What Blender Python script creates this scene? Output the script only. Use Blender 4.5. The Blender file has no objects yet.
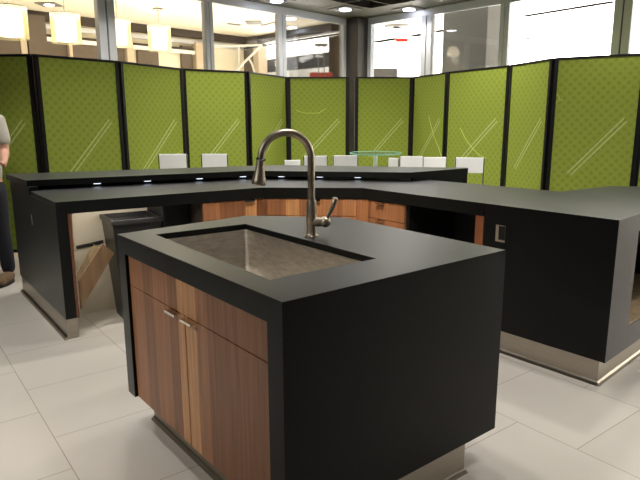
import bpy, bmesh, math, random
from mathutils import Vector, Matrix
random.seed(4)
PI = math.pi
scene = bpy.context.scene
col = scene.collection

# ------------------------------------------------------------------ camera
F_PX, PITCH, ROLL, CAM_H = 585.65, 0.2044, -0.0031, 1.4241
cp, sp, cr, sr = math.cos(PITCH), math.sin(PITCH), math.cos(ROLL), math.sin(ROLL)
Fw = Vector((0, cp, -sp)); R0 = Vector((1, 0, 0)); U0 = Vector((0, sp, cp))
Rt = cr*R0 + sr*U0; Up = -sr*R0 + cr*U0
CAM = Vector((0, 0, CAM_H))
cd = bpy.data.cameras.new('camera'); cam = bpy.data.objects.new('camera', cd); col.objects.link(cam)
cd.sensor_fit = 'HORIZONTAL'; cd.sensor_width = 36; cd.lens = F_PX*36/640
cd.clip_end = 200; cd.clip_start = .05
M = Matrix(((Rt.x, Up.x, -Fw.x, 0), (Rt.y, Up.y, -Fw.y, 0), (Rt.z, Up.z, -Fw.z, 0), (0, 0, 0, 1)))
cam.matrix_world = Matrix.Translation(CAM) @ M
scene.camera = cam
scene.view_settings.view_transform = 'Standard'
scene.view_settings.look = 'None'
scene.view_settings.gamma = 1
scene.view_settings.use_curve_mapping = False
scene.view_settings.exposure = 0.1

# ------------------------------------------------------------------ materials
def lin(c):
    return tuple(((v/255)/12.92 if v/255 <= .04045 else ((v/255+.055)/1.055)**2.4) for v in c) + (1,)

class NT:
    def __init__(s, name):
        s.m = bpy.data.materials.new(name); s.m.use_nodes = True
        s.t = s.m.node_tree; s.t.nodes.clear()
        s.out = s.n('ShaderNodeOutputMaterial')
    def n(s, kind, **kw):
        nd = s.t.nodes.new(kind)
        for k, v in kw.items():
            if k in nd.inputs.keys(): nd.inputs[k].default_value = v
            else: setattr(nd, k, v)
        return nd
    def l(s, a, b): s.t.links.new(a, b)
    def math(s, op, a, b=None, c=None):
        nd = s.t.nodes.new('ShaderNodeMath'); nd.operation = op
        for i, v in enumerate((a, b, c)):
            if v is None: continue
            if isinstance(v, (int, float)): nd.inputs[i].default_value = v
            else: s.l(v, nd.inputs[i])
        return nd.outputs[0]
    def mix(s, fac, a, b):
        nd = s.t.nodes.new('ShaderNodeMix'); nd.data_type = 'RGBA'
        for i, v in ((0, fac), (6, a), (7, b)):
            if isinstance(v, (int, float, tuple)): nd.inputs[i].default_value = v
            else: s.l(v, nd.inputs[i])
        return nd.outputs[2]
    def ramp(s, fac, stops, interp='LINEAR'):
        nd = s.t.nodes.new('ShaderNodeValToRGB'); nd.color_ramp.interpolation = interp
        e = nd.color_ramp.elements
        while len(e) < len(stops): e.new(.5)
        for i, (p, c) in enumerate(stops): e[i].position = p; e[i].color = c
        s.l(fac, nd.inputs[0]); return nd.outputs[0]

def pbr(name, rgb, rough=.5, metal=0., spec=.5, noise=0., nscale=20, bump=0., aniso=None, emit=None, estr=0., coat=0.):
    t = NT(name)
    b = t.n('ShaderNodeBsdfPrincipled'); t.l(b.outputs[0], t.out.inputs[0])
    b.inputs['Roughness'].default_value = rough; b.inputs['Metallic'].default_value = metal
    b.inputs['Specular IOR Level'].default_value = spec
    b.inputs['Coat Weight'].default_value = coat
    c = lin(rgb)
    tc = t.n('ShaderNodeTexCoord')
    nz = t.n('ShaderNodeTexNoise', Scale=nscale, Detail=5.)
    if aniso:
        mp = t.n('ShaderNodeMapping'); mp.inputs['Scale'].default_value = aniso
        t.l(tc.outputs['Object'], mp.inputs[0]); t.l(mp.outputs[0], nz.inputs['Vector'])
    else: t.l(tc.outputs['Object'], nz.inputs['Vector'])
    lo = tuple(v*(1-noise) for v in c[:3])+(1,); hi = tuple(min(1, v*(1+noise)) for v in c[:3])+(1,)
    t.l(t.ramp(nz.outputs[0], [(.3, lo), (.7, hi)]), b.inputs['Base Color'])
    if bump:
        bp = t.n('ShaderNodeBump', Strength=bump, Distance=.002); t.l(nz.outputs[0], bp.inputs['Height']); t.l(bp.outputs[0], b.inputs['Normal'])
    if emit:
        b.inputs['Emission Color'].default_value = lin(emit); b.inputs['Emission Strength'].default_value = estr
    return t.m

def emis(name, rgb, s):
    t = NT(name); e = t.n('ShaderNodeEmission'); e.inputs[0].default_value = lin(rgb); e.inputs[1].default_value = s
    t.l(e.outputs[0], t.out.inputs[0]); return t.m

def glass(name, tint=(255, 255, 255), refl=.06, opac=0.):
    t = NT(name)
    tr = t.n('ShaderNodeBsdfTransparent'); tr.inputs[0].default_value = lin(tint)
    gl = t.n('ShaderNodeBsdfGlossy', Roughness=.02)
    fr = t.n('ShaderNodeFresnel', IOR=1.45)
    f = t.math('MULTIPLY', fr.outputs[0], refl/.06*.8)
    mx = t.n('ShaderNodeMixShader'); t.l(f, mx.inputs[0]); t.l(tr.outputs[0], mx.inputs[1]); t.l(gl.outputs[0], mx.inputs[2])
    last = mx
    if opac:
        df = t.n('ShaderNodeBsdfTranslucent'); df.inputs[0].default_value = lin(tint)
        m2 = t.n('ShaderNodeMixShader'); m2.inputs[0].default_value = opac
        t.l(mx.outputs[0], m2.inputs[1]); t.l(df.outputs[0], m2.inputs[2]); last = m2
    t.l(last.outputs[0], t.out.inputs[0]); return t.m

def tile_mat():
    t = NT('cream_porcelain_tile')
    b = t.n('ShaderNodeBsdfPrincipled'); t.l(b.outputs[0], t.out.inputs[0])
    tc = t.n('ShaderNodeTexCoord'); mp = t.n('ShaderNodeMapping')
    mp.inputs['Rotation'].default_value = (0, 0, math.radians(52.85)); mp.inputs['Location'].default_value = (.577+12, -.502+12, 0)
    t.l(tc.outputs['Object'], mp.inputs[0])
    br = t.n('ShaderNodeTexBrick'); br.offset = .5; br.offset_frequency = 2
    for k, v in (('Scale', 1.), ('Mortar Size', .0022), ('Mortar Smooth', .3), ('Brick Width', .6), ('Row Height', .6), ('Bias', 0.)):
        br.inputs[k].default_value = v
    br.inputs['Color1'].default_value = (.0, .0, .0, 1); br.inputs['Color2'].default_value = (1, 1, 1, 1)
    t.l(mp.outputs[0], br.inputs['Vector'])
    n1 = t.n('ShaderNodeTexNoise', Scale=1.3, Detail=3.); t.l(mp.outputs[0], n1.inputs['Vector'])
    base = t.ramp(n1.outputs[0], [(.2, lin((219, 213, 204))), (.8, lin((229, 224, 216)))])
    base2 = t.mix(br.outputs['Color'], base, t.mix(.12, base, lin((185, 180, 170))))
    t.l(t.mix(br.outputs['Fac'], base2, lin((172, 164, 152))), b.inputs['Base Color'])
    t.l(t.math('ADD', t.math('MULTIPLY', n1.outputs[0], .05), .24), b.inputs['Roughness'])
    bp = t.n('ShaderNodeBump', Strength=.3, Distance=.001); bp.invert = True
    t.l(br.outputs['Fac'], bp.inputs['Height']); t.l(bp.outputs[0], b.inputs['Normal'])
    return t.m

def wood_mat():
    """veneer of vertical staves of different browns; grain along UV v"""
    t = NT('walnut_stave_veneer')
    b = t.n('ShaderNodeBsdfPrincipled', Roughness=.42); t.l(b.outputs[0], t.out.inputs[0])
    uv = t.n('ShaderNodeUVMap'); sx = t.n('ShaderNodeSeparateXYZ'); t.l(uv.outputs[0], sx.inputs[0])
    u, v = sx.outputs[0], sx.outputs[1]
    # irregular stave widths
    w1 = t.math('ADD', u, t.math('MULTIPLY', t.math('SINE', t.math('MULTIPLY', u, 23.)), .02))
    idx = t.math('FLOOR', t.math('MULTIPLY', w1, 8.6))
    wn = t.n('ShaderNodeTexWhiteNoise'); wn.noise_dimensions = '1D'; t.l(idx, wn.inputs['W'])
    cb = t.ramp(wn.outputs['Value'], [(0, lin((150, 100, 68))), (.3, lin((178, 122, 84))), (.6, lin((198, 140, 96))), (.85, lin((224, 166, 114)))], 'CONSTANT')
    cv = t.n('ShaderNodeCombineXYZ'); t.l(t.math('MULTIPLY', u, 55.), cv.inputs[0]); t.l(t.math('MULTIPLY', v, 2.2), cv.inputs[1]); t.l(idx, cv.inputs[2])
    gr = t.n('ShaderNodeTexNoise', Scale=1., Detail=5., Distortion=.6); t.l(cv.outputs[0], gr.inputs['Vector'])
    g = t.ramp(gr.outputs[0], [(.25, (.62, .6, .58, 1)), (.7, (1.12, 1.12, 1.12, 1))])
    mm = t.n('ShaderNodeMix'); mm.data_type = 'RGBA'; mm.blend_type = 'MULTIPLY'; mm.inputs[0].default_value = 1
    t.l(cb, mm.inputs[6]); t.l(g, mm.inputs[7]); t.l(mm.outputs[2], b.inputs['Base Color'])
    return t.m

def plain_wood(name, rgb):
    return pbr(name, rgb, .45, noise=.25, nscale=3, aniso=(8, 8, 1.2))

def fabric_mat():
    """olive damask cloth with a double slanting print line; UV: u in metres, v height in metres, second layer s 0..1"""
    t = NT('olive_damask_fabric')
    b = t.n('ShaderNodeBsdfPrincipled', Roughness=.85); t.l(b.outputs[0], t.out.inputs[0])
    b.inputs['Specular IOR Level'].default_value = .15
    uv = t.n('ShaderNodeUVMap'); uv.uv_map = 'UVMap'; sx = t.n('ShaderNodeSeparateXYZ'); t.l(uv.outputs[0], sx.inputs[0])
    u, v = sx.outputs[0], sx.outputs[1]
    P = 2*PI/.085
    a = t.math('ABSOLUTE', t.math('SINE', t.math('MULTIPLY', t.math('ADD', u, v), P/2)))
    c = t.math('ABSOLUTE', t.math('SINE', t.math('MULTIPLY', t.math('SUBTRACT', u, v), P/2)))
    lat = t.math('MINIMUM', a, c)
    leaf = t.math('MULTIPLY', a, c)
    nz = t.n('ShaderNodeTexNoise', Scale=34., Detail=3.); t.l(uv.outputs[0], nz.inputs['Vector'])
    k = t.math('ADD', t.math('MULTIPLY', leaf, .8), t.math('MULTIPLY', nz.outputs[0], .5))
    base = t.ramp(k, [(.45, lin((139, 153, 62))), (.75, lin((134, 148, 58))), (1.0, lin((122, 136, 51)))])
    ln = t.ramp(lat, [(.0, (1, 1, 1, 1)), (.13, (0, 0, 0, 1))])
    base = t.mix(t.math('MULTIPLY', ln, .22), base, lin((158, 170, 92)))
    sm = t.n('ShaderNodeTexNoise', Scale=2., Detail=2.); t.l(uv.outputs[0], sm.inputs['Vector'])
    base = t.mix(t.math('MULTIPLY', sm.outputs[0], .25), base, lin((142, 156, 68)))
    uv2 = t.n('ShaderNodeUVMap'); uv2.uv_map = 'UV2'; s2 = t.n('ShaderNodeSeparateXYZ'); t.l(uv2.outputs[0], s2.inputs[0])
    s, z = s2.outputs[0], s2.outputs[1]
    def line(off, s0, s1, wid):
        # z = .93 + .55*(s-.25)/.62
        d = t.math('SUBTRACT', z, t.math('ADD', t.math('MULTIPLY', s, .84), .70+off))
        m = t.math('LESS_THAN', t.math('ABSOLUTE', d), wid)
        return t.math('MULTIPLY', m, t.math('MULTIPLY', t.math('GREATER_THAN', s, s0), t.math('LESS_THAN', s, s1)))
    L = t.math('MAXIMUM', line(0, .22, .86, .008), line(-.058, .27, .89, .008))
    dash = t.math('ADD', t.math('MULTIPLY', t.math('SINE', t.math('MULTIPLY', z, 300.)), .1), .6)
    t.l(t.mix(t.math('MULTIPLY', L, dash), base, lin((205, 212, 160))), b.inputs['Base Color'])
    return t.m

def quartz_mat(name):
    t = NT(name)
    b = t.n('ShaderNodeBsdfPrincipled', Roughness=.45); b.inputs['Specular IOR Level'].default_value = .2
    tc = t.n('ShaderNodeTexCoord'); nz = t.n('ShaderNodeTexNoise', Scale=160., Detail=3.); t.l(tc.outputs['Object'], nz.inputs['Vector'])
    t.l(t.ramp(nz.outputs[0], [(.35, lin((20, 22, 22))), (.6, lin((23, 25, 25))), (.72, lin((34, 36, 36)))]), b.inputs['Base Color'])
    g = t.n('ShaderNodeBsdfGlossy', Roughness=.35); g.inputs[0].default_value = (.95, .96, 1, 1)
    lw = t.n('ShaderNodeLayerWeight', Blend=.5)
    mr = t.n('ShaderNodeMapRange'); mr.inputs[1].default_value = .61; mr.inputs[2].default_value = .77; mr.inputs[3].default_value = 0.; mr.inputs[4].default_value = .17
    t.l(lw.outputs['Facing'], mr.inputs[0]); f = mr.outputs[0]
    mx = t.n('ShaderNodeMixShader'); t.l(f, mx.inputs[0]); t.l(b.outputs[0], mx.inputs[1]); t.l(g.outputs[0], mx.inputs[2]); t.l(mx.outputs[0], t.out.inputs[0])
    return t.m

def concrete_mat():
    return pbr('pale_concrete', (150, 146, 138), .8, noise=.12, nscale=1.2)

MAT = dict(
    tile=tile_mat(), wood=wood_mat(), fabric=fabric_mat(),
    quartz=quartz_mat('charcoal_quartz'),
    quartz_top=quartz_mat('charcoal_quartz_worktop'),
    steel=pbr('brushed_stainless_steel', (176, 168, 156), .34, 1., noise=.06, nscale=8, aniso=(1, 1, 25)),
    sinksteel=pbr('sink_stainless_steel', (214, 206, 194), .5, 1., noise=.15, nscale=6, aniso=(3, 3, 14)),
    nickel=pbr('brushed_nickel', (212, 200, 184), .4, 1.),
    chrome=pbr('chrome', (215, 215, 212), .15, 1.),
    black=pbr('black_powder_coat', (9, 9, 10), .5, spec=.3),
    darkgap=pbr('black_melamine', (12, 12, 12), .6),
    binplast=pbr('black_plastic', (22, 22, 22), .38),
    cream=pbr('cream_melamine', (226, 216, 196), .6),
    white=pbr('white_gypsum', (238, 236, 230), .8),
    creamceil=pbr('cream_gypsum', (236, 227, 202), .8),
    ceil=pbr('grey_green_ceiling_panel', (88, 86, 74), .45, noise=.05, nscale=2),
    ceildark=pbr('dark_brown_soffit', (52, 42, 36), .6),
    jointmat=pbr('ceiling_joint_grey', (130, 126, 112), .5),
    brown=pbr('taupe_wall_paint', (96, 84, 72), .7),
    darkbrown=pbr('dark_umber_paint', (60, 50, 42), .7),
    alu=pbr('satin_aluminium', (196, 198, 203), .4, .15),
    darkalu=pbr('dark_bronze_cladding', (62, 58, 54), .45, .3),
    concrete=concrete_mat(), beige=pbr('beige_stone', (196, 180, 156), .7, noise=.06, nscale=3),
    glass=glass('clear_glazing'), tableglass=glass('green_edged_glass', (215, 240, 228), .1, .12),
    shade=glass('outer_sheer_shade', (255, 246, 214), .04, .3),
    lampglow=emis('glowing_inner_shade', (255, 238, 190), 3.2),
    ledglow=emis('downlight_lens', (235, 240, 255), 18.),
    puck=emis('led_puck_lens', (230, 238, 255), 1.6),
    plasterwall=pbr('taupe_plaster', (120, 112, 100), .85),
    stool=pbr('white_moulded_plastic', (250, 250, 248), .35),
    grey=pbr('grey_plastic', (120, 118, 112), .5),
    red=emis('exit_sign_red', (235, 60, 50), 1.6),
    redmat=pbr('red_counter_laminate', (190, 70, 50), .5),
    curtain=pbr('brown_curtain', (120, 106, 84), .9),
    shirt=pbr('pale_grey_cotton', (196, 190, 178), .9, noise=.06, nscale=12, bump=.3),
    skin=pbr('skin', (206, 156, 132), .5), hair=pbr('dark_brown_hair', (42, 30, 24), .6),
    jeans=pbr('dark_navy_denim', (34, 36, 46), .85, noise=.15, nscale=40),
    shoe=pbr('tan_suede', (122, 98, 72), .8), sole=pbr('dark_rubber', (30, 28, 26), .7),
    phone=pbr('dark_blue_phone_case', (28, 36, 70), .35),
    eye=pbr('eye_white', (230, 228, 224), .3), lip=pbr('lip', (170, 100, 92), .5),
    board=plain_wood('offcut_wood', (132, 104, 76)), boardlight=plain_wood('pale_light_streak', (196, 172, 136)),
    woodedge=plain_wood('orange_edge_wood', (168, 100, 62)),
    streak=pbr('pale_yellow_mark', (196, 204, 96), .7),
)

# ------------------------------------------------------------------ object helpers
def link(name, me, mat=None, parent=None, smooth=False, bevel=0, seg=2):
    o = bpy.data.objects.new(name, me); col.objects.link(o)
    if mat: me.materials.append(mat)
    if smooth:
        for p in me.polygons: p.use_smooth = True
    if bevel:
        md = o.modifiers.new('bevel', 'BEVEL'); md.width = bevel; md.segments = seg; md.limit_method = 'ANGLE'; md.angle_limit = math.radians(40)
    if parent is not None:
        bpy.context.view_layer.update()
        o.parent = parent; o.matrix_parent_inverse = Matrix.Translation(-WORLD[parent.name]) if parent.name in WORLD else Matrix()
    return o

WORLD = {}
def thing(name, label, cat, loc, group=None, rz=0.):
    """Empty at the base; parts are modelled in world coordinates (rz=0) and offset back"""
    o = bpy.data.objects.new(name, None); col.objects.link(o)
    o.empty_display_size = .1
    o.location = loc; o['label'] = label; o['category'] = cat
    if group: o['group'] = group
    WORLD[o.name] = Vector(loc)
    return o

def tag(o, label, cat, group=None):
    o['label'] = label; o['category'] = cat
    if group: o['group'] = group
    return o

def struct(o): o['kind'] = 'structure'; return o

class MB:
    def __init__(s): s.b = bmesh.new()
    def box(s, x0, x1, y0, y1, z0, z1):
        c = [(x, y, z) for z in (z0, z1) for (x, y) in ((x0, y0), (x1, y0), (x1, y1), (x0, y1))]
        return s.hexa(c)
    def hexa(s, c):
        v = [s.b.verts.new(p) for p in c]
        for f in ((0, 3, 2, 1), (4, 5, 6, 7), (0, 1, 5, 4), (1, 2, 6, 5), (2, 3, 7, 6), (3, 0, 4, 7)): s.b.faces.new([v[i] for i in f])
        return s
    def prism(s, poly, z0, z1):
        n = len(poly)
        a = [s.b.verts.new((p[0], p[1], z0)) for p in poly]; b = [s.b.verts.new((p[0], p[1], z1)) for p in poly]
        s.b.faces.new(a[::-1]); s.b.faces.new(b)
        for i in range(n): s.b.faces.new((a[i], a[(i+1) % n], b[(i+1) % n], b[i]))
        return s
    def slab(s, p, q, th, z0, z1, side=1):
        """vertical slab from p to q (xy), thickness th to the left (side=1) or right"""
        p = Vector(p[:2]); q = Vector(q[:2]); d = (q-p).normalized(); n = Vector((-d.y, d.x))*side*th
        return s.prism([p, q, q+n, p+n], z0, z1)
    def ring(s, outer, inner, z0, z1):
        vs = []
        for z in (z0, z1):
            o = [s.b.verts.new((p[0], p[1], z)) for p in outer]; i = [s.b.verts.new((p[0], p[1], z)) for p in inner]
            es = [s.b.edges.new((o[k], o[(k+1) % len(o)])) for k in range(len(o))]+[s.b.edges.new((i[k], i[(k+1) % len(i)])) for k in range(len(i))]
            bmesh.ops.triangle_fill(s.b, edges=es, use_beauty=True)
            vs.append((o, i))
        for lst in (0, 1):
            a, b = vs[0][lst], vs[1][lst]
            for k in range(len(a)): s.b.faces.new((a[k], a[(k+1) % len(a)], b[(k+1) % len(a)], b[k]))
        return s
    def profile(s, pts, origin, d, n, th):
        """polygon pts (t,z) in the vertical plane origin+t*d, extruded th along n"""
        n_ = len(pts); o = Vector(origin[:2]); d = Vector(d); n = Vector(n)
        A = [s.b.verts.new((*(o+d*t), z)) for t, z in pts]; B = [s.b.verts.new((*(o+d*t+n*th), z)) for t, z in pts]
        s.b.faces.new(A); s.b.faces.new(B[::-1])
        for i in range(n_): s.b.faces.new((A[i], B[i], B[(i+1) % n_], A[(i+1) % n_]))
        return s
    def cyl(s, p, q, r0, r1=None, seg=20, cap=True):
        r1 = r0 if r1 is None else r1
        p = Vector(p); q = Vector(q); d = (q-p).normalized()
        x = d.orthogonal().normalized(); y = d.cross(x)
        A = [s.b.verts.new(p+(x*math.cos(2*PI*i/seg)+y*math.sin(2*PI*i/seg))*r0) for i in range(seg)]
        B = [s.b.verts.new(q+(x*math.cos(2*PI*i/seg)+y*math.sin(2*PI*i/seg))*r1) for i in range(seg)]
        for i in range(seg): s.b.faces.new((A[i], A[(i+1) % seg], B[(i+1) % seg], B[i]))
        if cap: s.b.faces.new(A[::-1]); s.b.faces.new(B)
        return s
    def tube(s, pts, rad, seg=12, cap=True):
        pts = [Vector(p) for p in pts]; n = len(pts)
        rads = rad if isinstance(rad, (list, tuple)) else [rad]*n
        tan = [(pts[min(i+1, n-1)]-pts[max(i-1, 0)]).normalized() for i in range(n)]
        x = tan[0].orthogonal().normalized(); rings = []
        for i in range(n):
            x = (x-tan[i]*x.dot(tan[i])).normalized(); y = tan[i].cross(x)
            rings.append([s.b.verts.new(pts[i]+(x*math.cos(2*PI*k/seg)+y*math.sin(2*PI*k/seg))*rads[i]) for k in range(seg)])
        for a, b in zip(rings, rings[1:]):
            for k in range(seg): s.b.faces.new((a[k], a[(k+1) % seg], b[(k+1) % seg], b[k]))
        if cap: s.b.faces.new(rings[0][::-1]); s.b.faces.new(rings[-1])
        return s
    def lathe(s, c, prof, seg=28, cap=True):
        c = Vector(c); rings = [[s.b.verts.new(c+Vector((r*math.cos(2*PI*k/seg), r*math.sin(2*PI*k/seg), z))) for k in range(seg)] for r, z in prof]
        for a, b in zip(rings, rings[1:]):
            for k in range(seg): s.b.faces.new((a[k], a[(k+1) % seg], b[(k+1) % seg], b[k]))
        if cap: s.b.faces.new(rings[0][::-1]); s.b.faces.new(rings[-1])
        return s
    def ball(s, c, r, sc=(1, 1, 1), u=20, v=12):
        m = Matrix.Translation(Vector(c)) @ Matrix.Diagonal((r*sc[0], r*sc[1], r*sc[2], 1))
        bmesh.ops.create_uvsphere(s.b, u_segments=u, v_segments=v, radius=1, matrix=m); return s
    def topbevel(s, z, w_=.0025):
        es = [e for e in s.b.edges if all(abs(v.co.z-z) < 1e-5 for v in e.verts) and (len(e.link_faces) == 2 and abs(e.calc_face_angle(0)) > .5)]
        bmesh.ops.bevel(s.b, geom=es, offset=w_, segments=2, affect='EDGES', profile=.5); return s
    def build(s, name, mat, parent=None, smooth=False, bevel=0, uvdir=None, uvoff=0.):
        bmesh.ops.recalc_face_normals(s.b, faces=s.b.faces)
        if uvdir is not None:
            uvl = s.b.loops.layers.uv.new('UVMap'); d = Vector((uvdir[0], uvdir[1], 0))
            for f in s.b.faces:
                for lp in f.loops: lp[uvl].uv = (lp.vert.co.dot(d)+uvoff, lp.vert.co.z)
        me = bpy.data.meshes.new(name); s.b.to_mesh(me); s.b.free()
        o = link(name, me, mat, parent, smooth, bevel)
        if smooth and not bevel:
            me.set_sharp_from_angle(angle=math.radians(50))
        return o

def V2(*a): return Vector(a)
ZT = .915; ZB = .14

# ------------------------------------------------------------------ room shell
CH = 3.0
Wc = V2(.61, 10.12)                       # far corner of the glazed walls
dl = V2(-.691, -.723); dr = V2(.682, -.731)
Lend = Wc + dl*14; Rend = Wc + dr*14; Back = Lend + (Rend-Wc)
fl = MB().box(-22, 22, -12, 34, -.05, 0).build('floor', MAT['tile']); struct(fl)
cm = MB()
# ceiling with a recessed tray; panels in the plane, tray cut out as a ring
tray = [V2(.75, 9.06), V2(.15, 8.44), V2(1.35, 7.2), V2(1.97, 7.82)]
cm.ring([Wc, Lend, Back, Rend], tray, CH, CH+.04)
ce = cm.build('ceiling', MAT['ceil']); struct(ce)
tr = MB().ring([p+(p-V2(1.05, 8.13)).normalized()*.02 for p in tray], tray, CH, CH+.25).build('trim_1', MAT['ceildark']); struct(tr)
tr = MB().prism([p+(p-V2(1.05, 8.13)).normalized()*.02 for p in tray], CH+.25, CH+.29).build('trim_2', MAT['ceildark']); struct(tr)
# ceiling panel joints (thin aluminium tees) near the corner
jm = MB()
for k in range(1, 9):
    a = Wc + dl*(k*1.2) + dr*.02; jm.slab(a, a+dr*8, .012, CH-.004, CH)
    a = Wc + dr*(k*1.2) + dl*.02; jm.slab(a, a+dl*8, .012, CH-.004, CH)
jm.b.normal_update()
j = jm.build('trim_3', MAT['jointmat']); struct(j)
w = MB().slab(Lend, Back, .1, 0, CH, -1).build('wall_left', MAT['plasterwall']); struct(w)
w = MB().slab(Back, Rend, .1, 0, CH, -1).build('wall_back', MAT['plasterwall']); struct(w)

# glazed walls: mullions at measured stations along each wall
def glazed(name, base, d, stations, n, end):
    """n points to the outside"""
    i = 0
    hd = MB().slab(base+d*.25, base+d*end, .06, CH-.10, CH, 1 if (Vector((-d.y, d.x)).dot(n) > 0) else -1)
    struct(hd.build('window_%s' % name, MAT['alu'], bevel=.004))
    par = bpy.data.objects['window_%s' % name]
    prev = .2
    for a, w_ in stations:
        p = base+d*a
        side = 1 if (Vector((-d.y, d.x)).dot(n) > 0) else -1
        MB().slab(p, p+d*(w_*.46), .09, 0, CH-.1, side).slab(p+d*(w_*.54), p+d*w_, .09, 0, CH-.1, side).build('mullion', MAT['alu'], par, bevel=.003)
        MB().slab(p+d*(w_*.46)+n*.02, p+d*(w_*.54)+n*.02, .05, 0, CH-.1, side).build('gasket', MAT['black'], par)
        g0 = base+d*prev+n*.03; g1 = p+n*.03
        MB().slab(g0, g1, .01, .03, CH-.1, side).build('glass_pane', MAT['glass'], par)
        prev = a+w_
    g0 = base+d*prev+n*.03; g1 = base+d*end+n*.03
    MB().slab(g0, g1, .01, .03, CH-.1, side).build('glass_pane', MAT['glass'], par)
    MB().slab(base+d*.25, base+d*end, .08, CH-.0, CH+.9, side).build('fascia', MAT['white'], par)
nl = V2(-.723, .691); nr = V2(.731, .682)
glazed('1', Wc+nl*0, dl, [(.25, .07), (1.58, .14), (2.88, .12), (4.25, .2), (5.9, .12)], nl, 6.0)
glazed('2', Wc+nr*0, dr, [(.25, .07), (1.32, .19), (2.62, .13), (4.08, .2), (5.6, .13), (7.6, .13), (9.6, .13)], nr, 13.9)
w = MB().slab(Wc+dl*6.03, Wc+dl*14, .1, 0, CH, -1).build('wall_added_left', pbr('olive_reflected_wall', (84, 86, 62), .8)); struct(w)  # unseen solid wall added so the counter end panel reflects a dark tone
cpost = MB().prism([Wc+dl*.25+dr*0, Wc+nl*.1+dl*.25, Wc+nl*.1+nr*.1, Wc+nr*.1+dr*.25, Wc+dr*.25, Wc+dl*.25+dr*.25], 0, CH).build('trim_4', MAT['darkalu'], bevel=.01); struct(cpost)

# ------------------------------------------------------------------ downlights in view
def downlight(x, y, label):
    t = thing('recessed_downlight', label, 'ceiling light', (x, y, CH), 'square downlights along the far ceiling edge')
    h = .19
    a = [V2(x, y)+dl*h+dr*h, V2(x, y)-dl*h+dr*h, V2(x, y)-dl*h-dr*h, V2(x, y)+dl*h-dr*h]
    i = [V2(x, y)+(p-V2(x, y))*.62 for p in a]
    MB().ring(a, i, CH-.012, CH-.001).build('trim_frame', MAT['grey'], t)
    MB().prism(i, CH-.008, CH-.002).build('baffle', MAT['darkgap'], t)
    MB().cyl((x, y, CH-.02), (x, y, CH-.008), .085).build('lens', MAT['ledglow'], t)
downlight(-.58, 8.45, 'square recessed downlight at the top edge of the picture, left one')
downlight(.378, 9.10, 'square recessed downlight nearest the dark corner column')
downlight(1.32, 9.12, 'square recessed downlight to the right of the dark ceiling tray')

# ceiling lamps out of frame, then aimed spots and fills added for brightness
def spot(x, y, z, e, colr=(1, .95, .88), size=2.1, r=.09, blend=.7, tgt=None):
    l = bpy.data.lights.new('ceiling_or_fill_spot', 'SPOT'); l.energy = e; l.color = colr; l.spot_size = size; l.spot_blend = blend; l.shadow_soft_size = r
    o = bpy.data.objects.new('ceiling_or_fill_spot', l); col.objects.link(o); o.location = (x, y, z)
    if tgt is not None: o.rotation_euler = (Vector(tgt)-Vector((x, y, z))).to_track_quat('-Z', 'Y').to_euler()
    return o
def area(x, y, z, sx, sy, e, colr, rot=(0, 0, 0)):
    l = bpy.data.lights.new('fill_light', 'AREA'); l.shape = 'RECTANGLE'; l.size = sx; l.size_y = sy; l.energy = e; l.color = colr
    o = bpy.data.objects.new('fill_light', l); col.objects.link(o); o.location = (x, y, z); o.rotation_euler = rot; return o
for (x, y, e, sz) in [(-2.6, 1.9, 120, 1.3), (-1.6, 2.9, 70, 1.4), (.3, 2.6, 60, 1.3), (1.6, 2.2, 75, 1.5), (3.2, 1.9, 60, 1.6), 
                  (-2.9, 4.6, 80, 1.3), (-1.2, 4.6, 90, 2.2), (.5, 4.5, 90, 2.2), (2.2, 4.0, 90, 2.0), (-1.9, 6.3, 90, 2.4), (-.3, 6.6, 110, 2.4), (1.3, 6.5, 110, 2.4), (2.6, 5.0, 60, 2.2),
                  (-.58, 8.3, 60, 2.5), (.37, 8.9, 60, 2.5), (1.3, 8.9, 60, 2.5)]:
    spot(x, y, CH-.03, e, size=sz)
for (x, y, tx, ty, e) in [(-1.7, 3.6, -2.6, 6.0, 60), (-1.1, 4.4, -1.6, 6.9, 70), (-.4, 5.2, -.8, 7.9, 70), (.3, 5.6, 0, 8.56, 80), (.7, 5.6, .9, 8.6, 80),
                        (.9, 5.0, 1.6, 8.1, 80), (1.0, 4.4, 1.9, 7.1, 70), (1.2, 3.6, 2.2, 6.3, 60), (1.6, 3.2, 2.7, 5.7, 60)]:
    spot(x, y, CH-.05, e*.5, (1, .96, .9), 1.5, .1, 1., (tx, ty, 1.2))  # added spots washing the green screens, no fittings modelled
spot(-1.7, .1, CH-.1, 200, (1, .94, .84), .42, .08, .8, (-1.35, 4.2, .45))  # added spot brightening the open bay
spot(-.1, 2.6, CH-.1, 150, (1, .86, .68), .75, .08, .8, (-.1, 4.45, .7))  # added warm spots brightening the drawer fronts, this and the next
spot(.1, 2.4, CH-.1, 100, (1, .86, .68), .6, .08, .8, (.5, 4.2, .7))
spot(-2.7, .5, CH-.05, 95, (1, .95, .87), .8, .1, .9, (-.55, 2.0, .45))  # added spot brightening the island doors
for sx_ in (-1.2, -.2, .9, 1.6): spot(sx_, 4.3, CH-.08, 38, (1, .97, .92), .5, .08, .8, (sx_*1.05, 6.25, .95))  # added spots brightening the stool backs
area(-3.0, 1.2, CH-.03, .8, .5, 12, (1, .95, .86))  # soft fill light added on the left

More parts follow.
